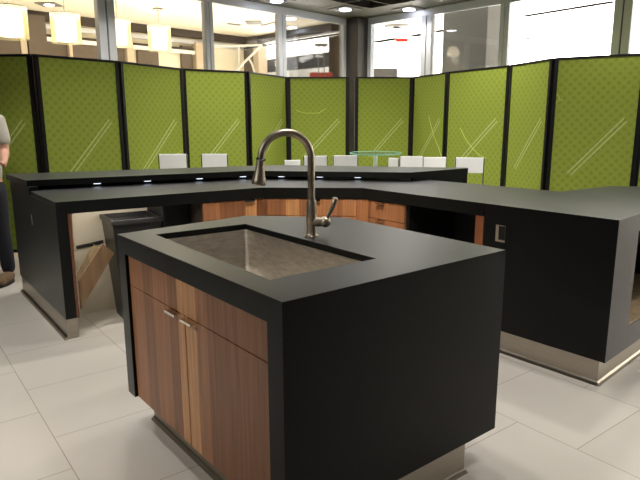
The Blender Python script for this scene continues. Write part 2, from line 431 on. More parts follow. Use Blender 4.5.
# ------------------------------------------------------------------ kitchen island
A = V2(-.919, 2.603); B = V2(-.108, 1.587); C_ = V2(.733, 2.252)
ua = (A-B).normalized(); LA = (A-B).length; vb = (C_-B).normalized(); LB = (C_-B).length
D = V2(-.392, 3.112); E_ = V2(.132, 3.037)
def PI_(a, b): return B+ua*a+vb*b
isl = thing('kitchen_island', 'charcoal topped island with walnut doors and undermount sink in the foreground', 'kitchen island', (*((A+C_)/2), 0))
ZC = ZB; ZB = .147
top_out = [B, C_, E_, D, A]
sink_in = [V2(-.739, 2.590), V2(-.162, 1.829), V2(.206, 2.115), V2(-.368, 2.852)]
MB().ring(top_out, sink_in, ZT-.026, ZT).topbevel(ZT).build('worktop', MAT['quartz_top'], isl)
# mitred apron under the front edge
MB().prism([PI_(.08, .0), PI_(LA-.08, .0), PI_(LA-.08, .03), PI_(.08, .03)], ZT-.08, ZT-.026).build('apron', MAT['quartz'], isl)
TH = .08
MB().prism([PI_(0, 0), PI_(0, LB), PI_(TH, LB), PI_(TH, 0)], ZB, ZT-.026).build('side_panel', MAT['quartz'], isl)
dAD = (D-A).normalized(); nAD = V2(dAD.y, -dAD.x)
MB().prism([A, A+dAD*.73, A+dAD*.73+nAD*TH, PI_(LA-TH, 0)], ZB, ZT-.026).build('side_panel', MAT['quartz'], isl)
MB().prism([C_-vb*.001+ua*TH, E_, E_-vb*.03, C_-vb*.03+ua*TH], ZB, ZT-.0265).build('back_panel', MAT['quartz'], isl)
dED = (D-E_).normalized(); nED = V2(-dED.y, dED.x)
MB().prism([E_+dED*.03, D-dED*.05, D-dED*.05+nED*.03, E_+dED*.03+nED*.03], ZB, ZT-.0265).build('back_panel', MAT['quartz'], isl)
# floor of carcass
MB().prism([PI_(TH, .04), PI_(TH, LB-.04), PI_(.9, LB-.04), PI_(LA-.09, .5), PI_(LA-.09, .04)], ZB+.005, ZB+.02).build('bottom_board', MAT['darkgap'], isl)
# fronts
INS = .012
def front(x0, x1, z0, z1, name, uvo):
    return MB().prism([PI_(x0, INS), PI_(x1, INS), PI_(x1, INS+.02), PI_(x0, INS+.02)], z0, z1).build(name, MAT['wood'], isl, bevel=.0012, uvdir=ua, uvoff=uvo)
front(TH+.003, LA-TH-.008, .697, ZT-.084, 'false_drawer_front', 3.1)
d1 = front(TH+.003, .662, .152, .693, 'door', 3.1)
d2 = front(.669, LA-TH-.008, .152, .693, 'door', 3.1)
MB().prism([PI_(TH, INS+.024), PI_(LA-TH, INS+.024), PI_(LA-TH, INS+.034), PI_(TH, INS+.034)], ZB+.02, ZT-.082).build('carcass', MAT['darkgap'], isl)
for dd, x in ((d1, .603), (d2, .74)):
    h = MB()
    h.prism([PI_(x-.043, -.016), PI_(x+.043, -.016), PI_(x+.043, INS+.002), PI_(x-.043, INS+.002)], .691, .694)
    h.prism([PI_(x-.043, -.018), PI_(x+.043, -.018), PI_(x+.043, -.015), PI_(x-.043, -.015)], .684, .694)
    o = h.build('tab_pull', MAT['chrome'], isl)
    o.parent = dd; o.matrix_parent_inverse = Matrix.Identity(4)
    o['label'] = 'small bent metal tab pull'
# toe kick & base rail
k = [PI_(.02, .09), PI_(.02, LB-.17), PI_(.5, LB-.12), PI_(LA-.15, .7), PI_(LA-.07, .09)]
MB().prism(k, .0, ZB-.001).build('toe_kick', MAT['steel'], isl)
rm = MB(); 
kc = sum(k, V2(0, 0))/len(k)
for i in range(len(k)):
    p, q_ = k[i], k[(i+1) % len(k)]
    d = (q_-p).normalized(); n = V2(d.y, -d.x)
    if n.dot(p-kc) < 0: n = -n
    e = .010
    rm.hexa([(*(p-d*e), 0), (*(q_+d*e), 0), (*(q_+d*e+n*.014), 0), (*(p-d*e+n*.014), 0), (*(p), .02), (*(q_), .02), (*(q_+n*.006), .016), (*(p+n*.006), .016)])
rm.build('base_rail', MAT['steel'], isl)

# sink basin
sk = thing('sink', 'rectangular stainless steel undermount sink set into the island top', 'sink', (*((sink_in[0]+sink_in[2])/2), ZT-.25))
sc_ = sum(sink_in, V2(0, 0))/4
def inset(k_): return [sc_+(p-sc_)*k_ for p in sink_in]
m = MB()
lv = [(1.06, -.0275), (1.003, -.0275), (.998, -.032), (.985, -.2), (.955, -.232), (.9, -.242), (.2, -.25)]
rings = []
for kk, z in lv:
    # rounded rectangle loops
    P4 = inset(kk); loop = []
    for i in range(4):
        p = P4[i]; a = (P4[i-1]-p).normalized(); b_ = (P4[(i+1) % 4]-p).normalized(); r = .03 if kk < 1.01 else .01
        for t_ in range(6):
            s_ = t_/5; loop.append((p+a*r*(1-s_)**2+b_*r*s_**2))
    rings.append([m.b.verts.new((*q2, ZT+z)) for q2 in loop])
for a, b_ in zip(rings, rings[1:]):
    for i in range(len(a)): m.b.faces.new((a[i], a[(i+1) % len(a)], b_[(i+1) % len(a)], b_[i]))
m.b.faces.new(rings[-1])
m.build('basin', MAT['sinksteel'], sk, smooth=True)
MB().lathe((*sc_, ZT-.2495), [(.001, .001), (.03, .001), (.034, .004), (.055, .004), (.057, 0), (.001, -.0005)]).build('drain', MAT['chrome'], sk, smooth=True)

# faucet
fb = V2(-.037, 2.535)
fau = thing('faucet', 'tall brushed nickel gooseneck pull-down faucet standing behind the sink', 'faucet', (*fb, ZT))
m = MB(); m.lathe((*fb, ZT), [(.001, 0), (.030, 0), (.030, .006), (.0255, .009), (.0235, .016), (.0225, .06), (.0235, .1), (.0215, .15), (.0185, .162), (.001, .162)])
m.build('base_body', MAT['nickel'], fau, smooth=True)
sd = V2(-.93, -.37).normalized()           # spout direction over the sink
r = .112; zc = ZT+.341; pts = []
pts.append(Vector((*fb, ZT+.155))); pts.append(Vector((*fb, ZT+.25)))
for i in range(0, 25):
    a = PI*i/24*.985
    o_ = fb+sd*(r-r*math.cos(a)); pts.append(Vector((o_.x, o_.y, zc+r*math.sin(a))))
MB().tube(pts, .0158, 16).build('neck', MAT['nickel'], fau, smooth=True)
e0 = pts[-1]; ed = (pts[-1]-pts[-2]).normalized()
m = MB(); m.tube([e0-ed*.004, e0+ed*.004, e0+ed*.008], [.020, .020, .018], 18)
m.build('collar', MAT['chrome'], fau, smooth=True)
sh = MB().tube([e0+ed*.008, e0+ed*.02, e0+ed*.05, e0+ed*.088, e0+ed*.104, e0+ed*.110], [.0175, .018, .021, .028, .031, .028], 20).build('spray_head', MAT['nickel'], fau, smooth=True)
hz = ZT+.065; hd = V2(.98, -.2).normalized()
m = MB(); m.tube([(*(fb+hd*.01), hz), (*(fb+hd*.045), hz+.002), (*(fb+hd*.06), hz+.002)], [.021, .021, .019], 16)
m.ball((*(fb+hd*.062), hz+.002), .0245); m.build('valve_hub', MAT['nickel'], fau, smooth=True)
p0 = fb+hd*.062
m = MB(); m.tube([(*p0, hz+.005), (*(p0+hd*.015), hz+.035), (*(p0+hd*.032), hz+.07), (*(p0+hd*.045), hz+.105), (*(p0+hd*.047), hz+.11)], [.0105, .009, .0105, .012, .007], 14)
m.build('lever', MAT['nickel'], fau, smooth=True)

ZB = ZC
# ------------------------------------------------------------------ service counter (angled, behind the island)
Pc = V2(-1.662, 3.645); F1 = V2(-.438, 4.421); F2 = V2(.323, 4.369); Q = V2(1.518, 2.926)
d1_ = (F1-Pc).normalized(); d2_ = (F2-F1).normalized(); d3_ = (Q-F2).normalized()
n1 = V2(-d1_.y, d1_.x); n2 = V2(-d2_.y, d2_.x); n3 = V2(-d3_.y, d3_.x)
h3 = V2(.729, .685).normalized()
le = (V2(-2.155, 4.290)-Pc).normalized()       # direction of left end panel
Qb = Q+h3*2.0
Kb = V2(2.210, 4.450); Kc = V2(1.696, 4.119); Kd = V2(.858, 5.020)
# rear boundary under the raised bar
barF = [V2(-2.141, 4.269), V2(-.597, 5.025), V2(.748, 4.818), V2(1.314, 5.212)]
barB = [V2(1.33, 5.27), V2(-.44, 5.66), V2(-2.564, 4.794)]
ctr = thing('service_counter', 'long angled charcoal service counter behind the island wrapping left to right', 'counter', (0, 4.6, 0))
WT = ZT-.0005
worktop = [Pc, F1, F2, Q, Qb, Kb, Kc, Kd, V2(.8, 5.0), V2(-.62, 5.2), V2(-2.24, 4.42)]
MB().prism(worktop, ZT-.03, WT).topbevel(WT).build('worktop', MAT['quartz_top'], ctr)
# aprons
ap = MB()
ap.prism([Pc+d1_*.066, F1, F1+n1*.03, Pc+d1_*.066+n1*.03], ZT-.08, ZT-.03)
ap.prism([F1, F2, F2+n2*.03, F1+n2*.03], ZT-.08, ZT-.03)
ap.prism([F2, F2+d3_*1.07, F2+d3_*1.07+n3*.03, F2+n3*.03], ZT-.08, ZT-.03)
ap.build('apron', MAT['quartz'], ctr)
LQ = (Q-F2).length
# left end panel with a step up to the raised bar
BZ = .989
MB().profile([(0, ZB), (0, ZT-.03), (.735, ZT-.03), (.735, BZ-.045), (1.428, BZ-.045), (1.428, ZB)], Pc, le, -V2(-le.y, le.x), .066).build('end_panel', MAT['quartz'], ctr)
# right end block: front panel and side panel with an opening
x0 = 1.075
MB().prism([F2+d3_*x0, Q, Q+h3*.08, F2+d3_*x0+n3*.04], ZB, ZT-.03).build('end_panel', MAT['quartz'], ctr)
# right side: stile, bottom rail, top rail round the shelf opening
sp_ = MB(); ih = -d3_
def QS(t, k=0.): return Q+h3*t+ih*k
sp_.prism([QS(.08), QS(.30), QS(.30, .04), QS(.08, .04)], ZB, ZT-.03)
sp_.prism([QS(.30), QS(1.5), QS(1.5, .04), QS(.30, .04)], ZB, .275)
sp_.prism([QS(.30), QS(1.5), QS(1.5, .04), QS(.30, .04)], .82, ZT-.0305)
sp_.prism([QS(1.5), QS(1.98), QS(1.98, .04), QS(1.5, .04)], ZB, ZT-.0305)
sp_.build('side_panel', MAT['quartz'], ctr)
sb = MB(); sb.prism([QS(.31, .005), QS(1.49, .005), QS(1.49, .55), QS(.31, .55)], .26, .284); sb.build('open_shelf', MAT['boardlight'], ctr)
sb = MB(); sb.prism([QS(.31, .55), QS(1.49, .55), QS(1.49, .57), QS(.31, .57)], .284, .83); sb.prism([QS(.29, .06), QS(.31, .06), QS(.31, .57), QS(.29, .57)], .26, .83)
sb.prism([QS(1.49, .045), QS(1.51, .045), QS(1.51, .57), QS(1.49, .57)], .26, .83); sb.build('shelf_back', MAT['darkbrown'], ctr)
# toe kicks
tk = MB()
tk.profile([(0.012, 0), (0.012, ZB-.001), (1.4, ZB-.001), (1.4, 0)], Pc+d1_*.004, le, -V2(-le.y, le.x), .07)
tk.build('toe_kick', MAT['steel'], ctr)
tk = MB(); k0 = F2+d3_*.99+n3*.012
tk.prism([k0, Q-d3_*.035+n3*.012, QS(1.9, .035), QS(1.9, .05), QS(.05, .05), k0+n3*.02], 0, ZB-.001)
tk.build('toe_kick', MAT['steel'], ctr)
tk = MB()
def rail(mb, p, q_, n):
    mb.hexa([(*p, 0), (*q_, 0), (*(q_+n*.018), 0), (*(p+n*.018), 0), (*p, .024), (*q_, .024), (*(q_+n*.012), .016), (*(p+n*.012), .016)])
rail(tk, k0, Q-d3_*.03+n3*.012, -n3); rail(tk, QS(.0, .035), QS(1.9, .035), d3_)
tk.build('base_rail', MAT['steel'], ctr); tk = MB()
rail(tk, Pc+le*.0, Pc+le*1.4, V2(-le.y, le.x))
tk.build('base_rail', MAT['steel'], ctr)
# outlet on the right end panel
ox = (F2+d3_*1.195)
m = MB(); m.prism([ox-d3_*.034-n3*.004, ox+d3_*.032-n3*.004, ox+d3_*.032, ox-d3_*.034], .694, .796)
m.build('outlet_plate', MAT['nickel'], ctr, bevel=.001)
m = MB(); m.prism([ox-d3_*.012-n3*.006, ox+d3_*.030-n3*.006, ox+d3_*.030-n3*.001, ox-d3_*.012-n3*.001], .708, .792)
m.build('outlet_socket', MAT['darkgap'], ctr)
# small switch slit on the left end panel
pL = Pc+le*.715+V2(-le.y, le.x)*.002; pL2 = pL+le*.012
MB().prism([pL, pL2, pL2+V2(-le.y, le.x)*.003, pL+V2(-le.y, le.x)*.003], .67, .745).build('slot_cover', MAT['grey'], ctr)

# raised bar
bar = thing('raised_bar', 'raised charcoal bar ledge running along the back of the service counter', 'bar counter', (-.4, 5.3, 0))
MB().prism(barF+barB, BZ-.045, BZ).topbevel(BZ).build('bar_top', MAT['quartz_top'], bar)
inn = [V2(-2.2, 4.42), V2(-.62, 5.2), V2(.8, 5.02), V2(1.26, 5.30), V2(-.44, 5.58), V2(-2.5, 4.80)]
MB().prism([V2(-2.13, 4.44), V2(-.61, 5.21), V2(.79, 5.01), V2(1.30, 5.215), V2(1.315, 5.255), V2(-.44, 5.64), V2(-2.45, 4.80)], ZT+.0005, BZ-.0455).build('riser', MAT['quartz'], bar)
MB().prism([V2(.86, 5.025), V2(1.30, 5.215), V2(1.315, 5.255), V2(-.44, 5.64), V2(-2.45, 4.80), V2(-2.40, 4.76), V2(-.44, 5.6)], ZB, ZT-.0305).build('back_panel', MAT['quartz'], bar)
be_ = (barF[3]-barF[2]).normalized(); bn_ = V2(-be_.y, be_.x)
MB().slab(barF[2]+be_*.03+bn_*.002, barF[3]-be_*.002+bn_*.002, .03, ZT+.0005, BZ-.0452, 1).slab(barF[2]+be_*.27+bn_*.002, barF[3]-be_*.002+bn_*.002, .03, ZB, ZT+.0004, 1).build('end_panel', MAT['quartz'], bar)
# LED pucks under the nosing of the bar
for uvp in [(-1.72, 4.49), (-1.38, 4.66), (-1.0, 4.84), (-.66, 5.005), (-.33, 5.0), (.0, 4.95), (.32, 4.9)]:
    x, y = uvp; y += .03
    MB().cyl((x, y, BZ-.052), (x, y, BZ-.046), .028, seg=16).build('led_puck', MAT['puck'], bar)

# cabinet units -------------------------------------------------------------
def on(base, d, n, t, k=0.): return base+d*t+n*k
def drawer_cab(base, d, n, t0, t1, fronts, label, pulls, uvo, group='walnut drawer units under the service counter'):
    c = thing('drawer_cabinet', label, 'cabinet', (*on(base, d, n, (t0+t1)/2, .3), 0), group)
    MB().prism([on(base, d, n, t0, .035), on(base, d, n, t1, .035), on(base, d, n, t1, .5), on(base, d, n, t0, .5)], ZB, ZT-.085).build('body', MAT['darkbrown'], c)
    MB().prism([on(base, d, n, t0, .07), on(base, d, n, t1, .07), on(base, d, n, t1, .1), on(base, d, n, t0, .1)], 0, ZB-.001).build('toe_kick', MAT['steel'], c)
    for (a, b_, z0, z1), hs in zip(fronts, pulls):
        f = MB().prism([on(base, d, n, a, .012), on(base, d, n, b_, .012), on(base, d, n, b_, .032), on(base, d, n, a, .032)], z0, z1).build('drawer_front', MAT['wood'], c, bevel=.001, uvdir=d, uvoff=uvo)
        for x in hs:
            h = MB().prism([on(base, d, n, x-.04, -.016), on(base, d, n, x+.04, -.016), on(base, d, n, x+.04, .013), on(base, d, n, x-.04, .013)], z1-.003, z1)
            h.prism([on(base, d, n, x-.04, -.018), on(base, d, n, x+.04, -.018), on(base, d, n, x+.04, -.015), on(base, d, n, x-.04, -.015)], z1-.014, z1)
            o = h.build('tab_pull', MAT['chrome'], c); o.parent = f; o.matrix_parent_inverse = Matrix.Identity(4)
    return c
zt_ = ZT-.086
L1 = (F1-Pc).length; L2 = (F2-F1).length
drawer_cab(Pc, d1_, n1, .975, L1-.02, [(.98, L1-.04, .70, zt_), (.98, L1-.04, .15, .695)], 'walnut drawer unit left of the faucet spout, beside the black gap', [[1.34], []], 5.33)
drawer_cab(F1, d2_, n2, .035, L2-.045, [(.04, L2-.05, .70, zt_), (.04, L2-.05, .15, .695)], 'wide walnut drawer unit in the middle, directly behind the faucet', [[.40], []], 1.27)
drawer_cab(F2, d3_, n3, .04, .412, [(.045, .408, .70, zt_), (.045, .408, .15, .695)], 'narrow walnut drawer unit with two tab pulls right of the faucet', [[.185], [.185]], 7.03)
def filler(a, b_, par, uvo):
    d = (b_-a).normalized(); MB().slab(a, b_, .02, ZB, zt_, 1).build('corner_filler', MAT['wood'], par, uvdir=d, uvoff=uvo)
cabs = [o for o in col.objects if o.name.startswith('drawer_cabinet')]
filler(on(Pc, d1_, n1, L1-.038, .012), F1+n1*.014+n2*.002, cabs[0], 2.21)
filler(F1+n1*.014+n2*.002, on(F1, d2_, n2, .038, .012), cabs[1], 3.9)
filler(on(F1, d2_, n2, L2-.048, .012), F2+(n2+n3)*.008, cabs[1], 6.35)
filler(F2+(n2+n3)*.008, on(F2, d3_, n3, .043, .012), cabs[2], 4.4)
# wood upright closing the right opening
up = MB().prism([on(F2, d3_, n3, 1.008, .004), on(F2, d3_, n3, 1.068, .004), on(F2, d3_, n3, 1.068, .022), on(F2, d3_, n3, 1.008, .022)], ZB, ZT-.0805).build('upright_edge', MAT['woodedge'], ctr)
MB().prism([on(F2, d3_, n3, 1.03, .023), on(F2, d3_, n3, 1.068, .023), on(F2, d3_, n3, 1.068, .6), on(F2, d3_, n3, 1.03, .6)], 0, ZT-.0805).build('niche_side', MAT['darkgap'], ctr)
MB().prism([on(F2, d3_, n3, .414, .04), on(F2, d3_, n3, .43, .04), on(F2, d3_, n3, .43, .6), on(F2, d3_, n3, .414, .6)], 0, ZT-.0805).build('niche_side', MAT['darkgap'], ctr)
# black niche panel (right opening) : back and side
bk = MB().prism([on(F2, d3_, n3, .432, .56), on(F2, d3_, n3, 1.028, .56), on(F2, d3_, n3, 1.028, .58), on(F2, d3_, n3, .432, .58)], .0, ZT-.0305).build('niche_back', MAT['darkgap'], ctr)
# left open bay
MB().prism([on(Pc, d1_, n1, .068, .004), on(Pc, d1_, n1, .086, .004), on(Pc, d1_, n1, .086, .55), on(Pc, d1_, n1, .068, .55)], ZB, ZT-.0305).build('upright_panel', plain_wood('dark_upright_wood', (112, 72, 50)), ctr)
MB().prism([on(Pc, d1_, n1, .087, .501), on(Pc, d1_, n1, .78, .501), on(Pc, d1_, n1, .78, .52), on(Pc, d1_, n1, .087, .52)], .0, ZT-.0305).build('niche_back', MAT['cream'], ctr)
MB().prism([on(Pc, d1_, n1, .087, .02), on(Pc, d1_, n1, .095, .02), on(Pc, d1_, n1, .095, .5), on(Pc, d1_, n1, .087, .5)], ZB, ZT-.0305).build('niche_side', MAT['cream'], ctr)
MB().prism([on(Pc, d1_, n1, .715, .12), on(Pc, d1_, n1, .73, .12), on(Pc, d1_, n1, .73, .5), on(Pc, d1_, n1, .715, .5)], .0, ZT-.0305).build('niche_side', MAT['darkgap'], ctr)
MB().prism([on(Pc, d1_, n1, .73, .3), on(Pc, d1_, n1, .97, .3), on(Pc, d1_, n1, .97, .31), on(Pc, d1_, n1, .73, .31)], .0, ZT-.0305).build('niche_back', MAT['darkgap'], ctr)

# waste bin in the bay
def P1(t, k): return on(Pc, d1_, n1, t, k)
bay_fill = P1(.4, .07); area(bay_fill.x, bay_fill.y, .80, .5, .02, 1.8, (1, .93, .82), (math.radians(35), 0, math.atan2(d1_.y, d1_.x)))  # light without a fitting, added to brighten the cream bay interior
bn = thing('waste_bin', 'tall black rectangular waste bin under the left part of the counter', 'waste bin', (*P1(.55, .28), 0))
bt = [P1(.36, .1), P1(.70, .1), P1(.70, .44), P1(.36, .44)]; bb = [P1(.41, .14), P1(.66, .14), P1(.66, .40), P1(.41, .40)]
m = MB(); zt2 = .735
A_ = [m.b.verts.new((*p, .0)) for p in bb]; B_ = [m.b.verts.new((*p, zt2)) for p in bt]
cb = sum(bt, V2(0, 0))/4
C2 = [m.b.verts.new((*(cb+(p-cb)*.94), zt2)) for p in bt]; D2 = [m.b.verts.new((*(cb+(p-cb)*.75), .03)) for p in bb]
m.b.faces.new(A_); m.b.faces.new(D2)
for X, Y in ((A_, B_), (B_, C2), (C2, D2)):
    for i in range(4): m.b.faces.new((X[i], X[(i+1) % 4], Y[(i+1) % 4], Y[i]))
m.build('bin_body', MAT['binplast'], bn, bevel=.004)
m = MB(); m.ring([cb+(p-cb)*1.05 for p in bt], [cb+(p-cb)*.9 for p in bt], zt2-.02, zt2+.012); m.build('bin_rim', MAT['binplast'], bn, bevel=.004)
# leaning board and pale streak
def board(pa, pb, wid, th, zoff, mat, name, label):
    a = Vector(pa); b_ = Vector(pb); d = (b_-a).normalized(); nn = Vector((n1.x, n1.y, 0)); s_ = d.cross(nn).normalized()
    m = MB(); m.hexa([a, a+s_*wid, a+s_*wid+nn*th, a+nn*th, b_, b_+s_*wid, b_+s_*wid+nn*th, b_+nn*th])
    o = m.build(name, mat, None, bevel=.001); tag(o, label, 'board'); return o
def P1z(t, k, z): p = P1(t, k); return (p.x, p.y, z)
def board2(poly, k0, k1, mat, name, label):
    m = MB(); A1 = [m.b.verts.new(P1z(t_, k0, z)) for t_, z in poly]; B1 = [m.b.verts.new(P1z(t_, k1, z)) for t_, z in poly]; n_ = len(poly)
    m.b.faces.new(A1); m.b.faces.new(B1[::-1])
    for i in range(n_): m.b.faces.new((A1[i], A1[(i+1) % n_], B1[(i+1) % n_], B1[i]))
    tag(m.build(name, mat, None, bevel=.001), label, 'board')
board2([(.098, .17), (.345, .535), (.275, .61), (.098, .365)], .045, .063, MAT['board'], 'wooden_board', 'brown wooden board leaning diagonally in the open bay under the counter')
board2([(.118, .26), (.15, .235), (.345, .475), (.30, .53)], .452, .467, MAT['boardlight'], 'light_streak_strip', 'pale strip shaped as a streak of light behind the brown diagonal board')  # strip added in the shape of a diagonal streak of light
bracket = MB().tube([P1z(.182, .485, .513), P1z(.37, .485, .535)], .012, 8).build('black_rod', MAT['black']); tag(bracket, 'short black rod fixed across the cream back of the open bay', 'rod')

# ------------------------------------------------------------------ partitions
PT = [V2(-3.40, 5.56), V2(-2.581, 5.489), V2(-2.034, 6.159), V2(-1.611, 7.078), V2(-.9, 7.549), V2(-.472, 8.549), V2(.432, 8.589),
      V2(1.344, 8.629), V2(1.641, 7.728), V2(2.129, 6.751), V2(2.307, 5.991), V2(2.985, 5.555), V2(3.75, 5.40)]
PL = ['leftmost green folding screen panel, behind the standing person', 'second green screen panel from the left, above the counter end',
      'green screen panel third from the left, behind the first white stool back', 'green screen panel behind the second white stool from the left',
      'narrow angled green screen panel left of the faucet arc', 'green screen panel seen inside and right of the faucet arc',
      'green screen panel behind the glass topped table, right of the double black post', 'narrow angled green screen panel just right of the glass table',
      'green screen panel behind the rightmost white stool', 'green screen panel between the rightmost stool and the widest right panel',
      'wide green screen panel with pale marks at its top left, far right', 'green screen panel cut off by the right edge of the picture']
HP = 2.0
for i in range(12):
    p, q_ = PT[i], PT[i+1]; d = (q_-p).normalized(); L = (q_-p).length; n = V2(-d.y, d.x)   # n points away from camera
    g0, g1 = .012, L-.012
    if i == 6: g0 = .07
    if i == 5: g1 = L-.01
    if i == 0: g1 = L-.010
    if i == 10: g1 = L-.001
    if i == 11: g0 = -.01
    t = thing('folding_screen_panel', PL[i], 'partition panel', (*((p+q_)/2), 0), 'green fabric folding screen panels')
    pw = .035 if i not in (5, 6) else .05
    m = MB()
    for (a, b_) in ((g0, g0+pw), (g1-pw, g1)):
        m.prism([p+d*a-n*.02, p+d*b_-n*.02, p+d*b_+n*.02, p+d*a+n*.02], 0.02, HP)
    for z0, z1 in ((HP-.022, HP), (.17, .2)):
        m.prism([p+d*(g0+pw)-n*.02, p+d*(g1-pw)-n*.02, p+d*(g1-pw)+n*.02, p+d*(g0+pw)+n*.02], z0, z1)
    m.build('frame', MAT['black'], t)
    # fabric
    m = MB(); a, b_ = g0+pw, g1-pw
    m.prism([p+d*a-n*.012, p+d*b_-n*.012, p+d*b_+n*.012, p+d*a+n*.012], .2, HP-.022)
    bmesh.ops.recalc_face_normals(m.b, faces=m.b.faces)
    u1 = m.b.loops.layers.uv.new('UVMap'); u2 = m.b.loops.layers.uv.new('UV2')
    for f in m.b.faces:
        for lp in f.loops:
            s_ = (V2(lp.vert.co.x, lp.vert.co.y)-p).dot(d)
            lp[u1].uv = (s_+i*1.7, lp.vert.co.z); lp[u2].uv = ((s_-a)/(b_-a), lp.vert.co.z)
    m.build('fabric_panel', MAT['fabric'], t)
    for (a) in (g0+pw/2, g1-pw/2):
        m = MB(); c_ = p+d*a; m.prism([c_-n*.2-d*.015, c_-n*.2+d*.015, c_+n*.2+d*.015, c_+n*.2-d*.015], 0, .025); m.build('foot', MAT['black'], t)
    # pale thin marks on some panels
    def add_mark(pts2, r_=.004):
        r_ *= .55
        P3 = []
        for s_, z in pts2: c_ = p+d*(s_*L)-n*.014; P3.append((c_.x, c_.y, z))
        MB().tube(P3, r_, 6).build('pale_mark', MAT['streak'], t)
    if i == 7: add_mark([(.52, 1.46), (.58, 1.36), (.68, 1.2), (.82, 1.06), (.93, .93)], .006)
    if i == 8: add_mark([(.27, 1.3), (.36, 1.18), (.48, 1.07), (.62, .98), (.72, .96)], .006)
    if i == 5: add_mark([(.15, 1.54), (.3, 1.5), (.5, 1.5), (.62, 1.56)], .006)
    if i == 2: add_mark([(.5, .99), (.66, 1.0), (.83, 1.02), (.95, 1.07)], .004)
    if i == 10: add_mark([(.03, 1.63), (.08, 1.65), (.1, 1.6)], .005); add_mark([(.04, 1.56), (.09, 1.59), (.13, 1.6)], .004)

# ------------------------------------------------------------------ bar stools (white backs) and glass table
def stool_proto(name, loc):
    t = bpy.data.objects.new(name, None); col.objects.link(t)
    return t
def make_stool():
    root = stool_proto('bar_stool', (0, 0, 0))
    def prt(mb, n, mat, **k):
        o = mb.build(n, mat, None, **k); o.parent = root; return o
    # back shell: slightly curved sheet facing +y/-y ; width .30
    m = MB(); N = 10; hw = .145
    fr = []; bk_ = []
    for i in range(N+1):
        x = -hw+2*hw*i/N; y = .02*math.cos(x/hw*1.2)
        fr.append((x, y)); bk_.append((x, y+.012))
    m.prism(fr+bk_[::-1], .885, 1.04); prt(m, 'backrest', MAT['stool'], bevel=.005)
    m = MB()
    prt(MB().prism([(-.16, -.34), (.16, -.34), (.15, .0), (-.15, .0)], .66, .685), 'seat', MAT['stool'], bevel=.01)
    for sx in (-1, 1):
        prt(MB().tube([(sx*.148, .015, 1.035), (sx*.148, .012, .86), (sx*.15, -.01, .66), (sx*.17, .03, 0)], .008, 8), 'rear_leg', MAT['chrome'], smooth=True)
        prt(MB().tube([(sx*.145, -.32, .662), (sx*.17, -.37, 0)], .008, 8), 'front_leg', MAT['chrome'], smooth=True)
    prt(MB().tube([(-.16, -.345, .3), (.16, -.345, .3)], .007, 8), 'footrest', MAT['chrome'], smooth=True)
    return root
st0 = make_stool()
stools = [(-1.565, 6.3, 1.0, .02, 'white backed bar stool farthest left behind the raised bar'),
          (-1.12, 6.3, .94, .02, 'white backed bar stool second from the left behind the raised bar'),
          (-.30, 6.45, .6, -.055, 'low set white backed stool partly hidden just left of the faucet neck'),
          (-.045, 6.25, .84, .0, 'bright white stool back just right of the faucet neck'),
          (.275, 6.3, .88, .0, 'bright white stool back left of the glass topped table'),
          (.775, 6.1, .5, -.015, 'white stool seen almost edge on at the right end of the glass table'),
          (.98, 6.3, .82, -.01, 'cream white stool back immediately right of the glass topped table'),
          (1.225, 6.3, .84, -.02, 'white stool back left of the end of the raised bar'),
          (1.50, 5.9, .93, .0, 'rightmost white bar stool with its metal leg showing past the bar end')]
for i, (x, y, w_, dz, lab) in enumerate(stools):
    if i == 0: r_ = st0
    else:
        r_ = st0.copy(); col.objects.link(r_)
        for ch in st0.children:
            c = ch.copy(); col.objects.link(c); c.parent = r_
    r_.location = (x, y, 0); r_.scale = (w_, 1, 1+dz*1.0)
    r_.rotation_euler = (0, 0, PI + [0.05, -.05, .1, 0, .0, -.9, -.1, .08, -.2][i])
    tag(r_, lab, 'bar stool', 'white backed bar stools behind the counter')
gt = thing('glass_table', 'round bar table with a green edged glass top on a pale post', 'table', (.61, 6.45, 0))
MB().lathe((.61, 6.45, 1.045), [(.001, 0), (.275, 0), (.28, .006), (.275, .012), (.001, .012)], 40).build('table_top', MAT['tableglass'], gt, smooth=True)
MB().lathe((.61, 6.45, 1.046), [(.268, 0), (.282, -.002), (.282, .014), (.268, .012)], 40, cap=False).build('glass_edge', pbr('pale_green_glass_edge', (150, 205, 180), .2), gt, smooth=True)
MB().cyl((.61, 6.45, .02), (.61, 6.45, 1.044), .022).build('post', MAT['stool'], gt, smooth=True)
MB().lathe((.61, 6.45, 0), [(.001, 0), (.22, 0), (.22, .01), (.03, .025), (.001, .025)]).build('base', MAT['chrome'], gt, smooth=True)

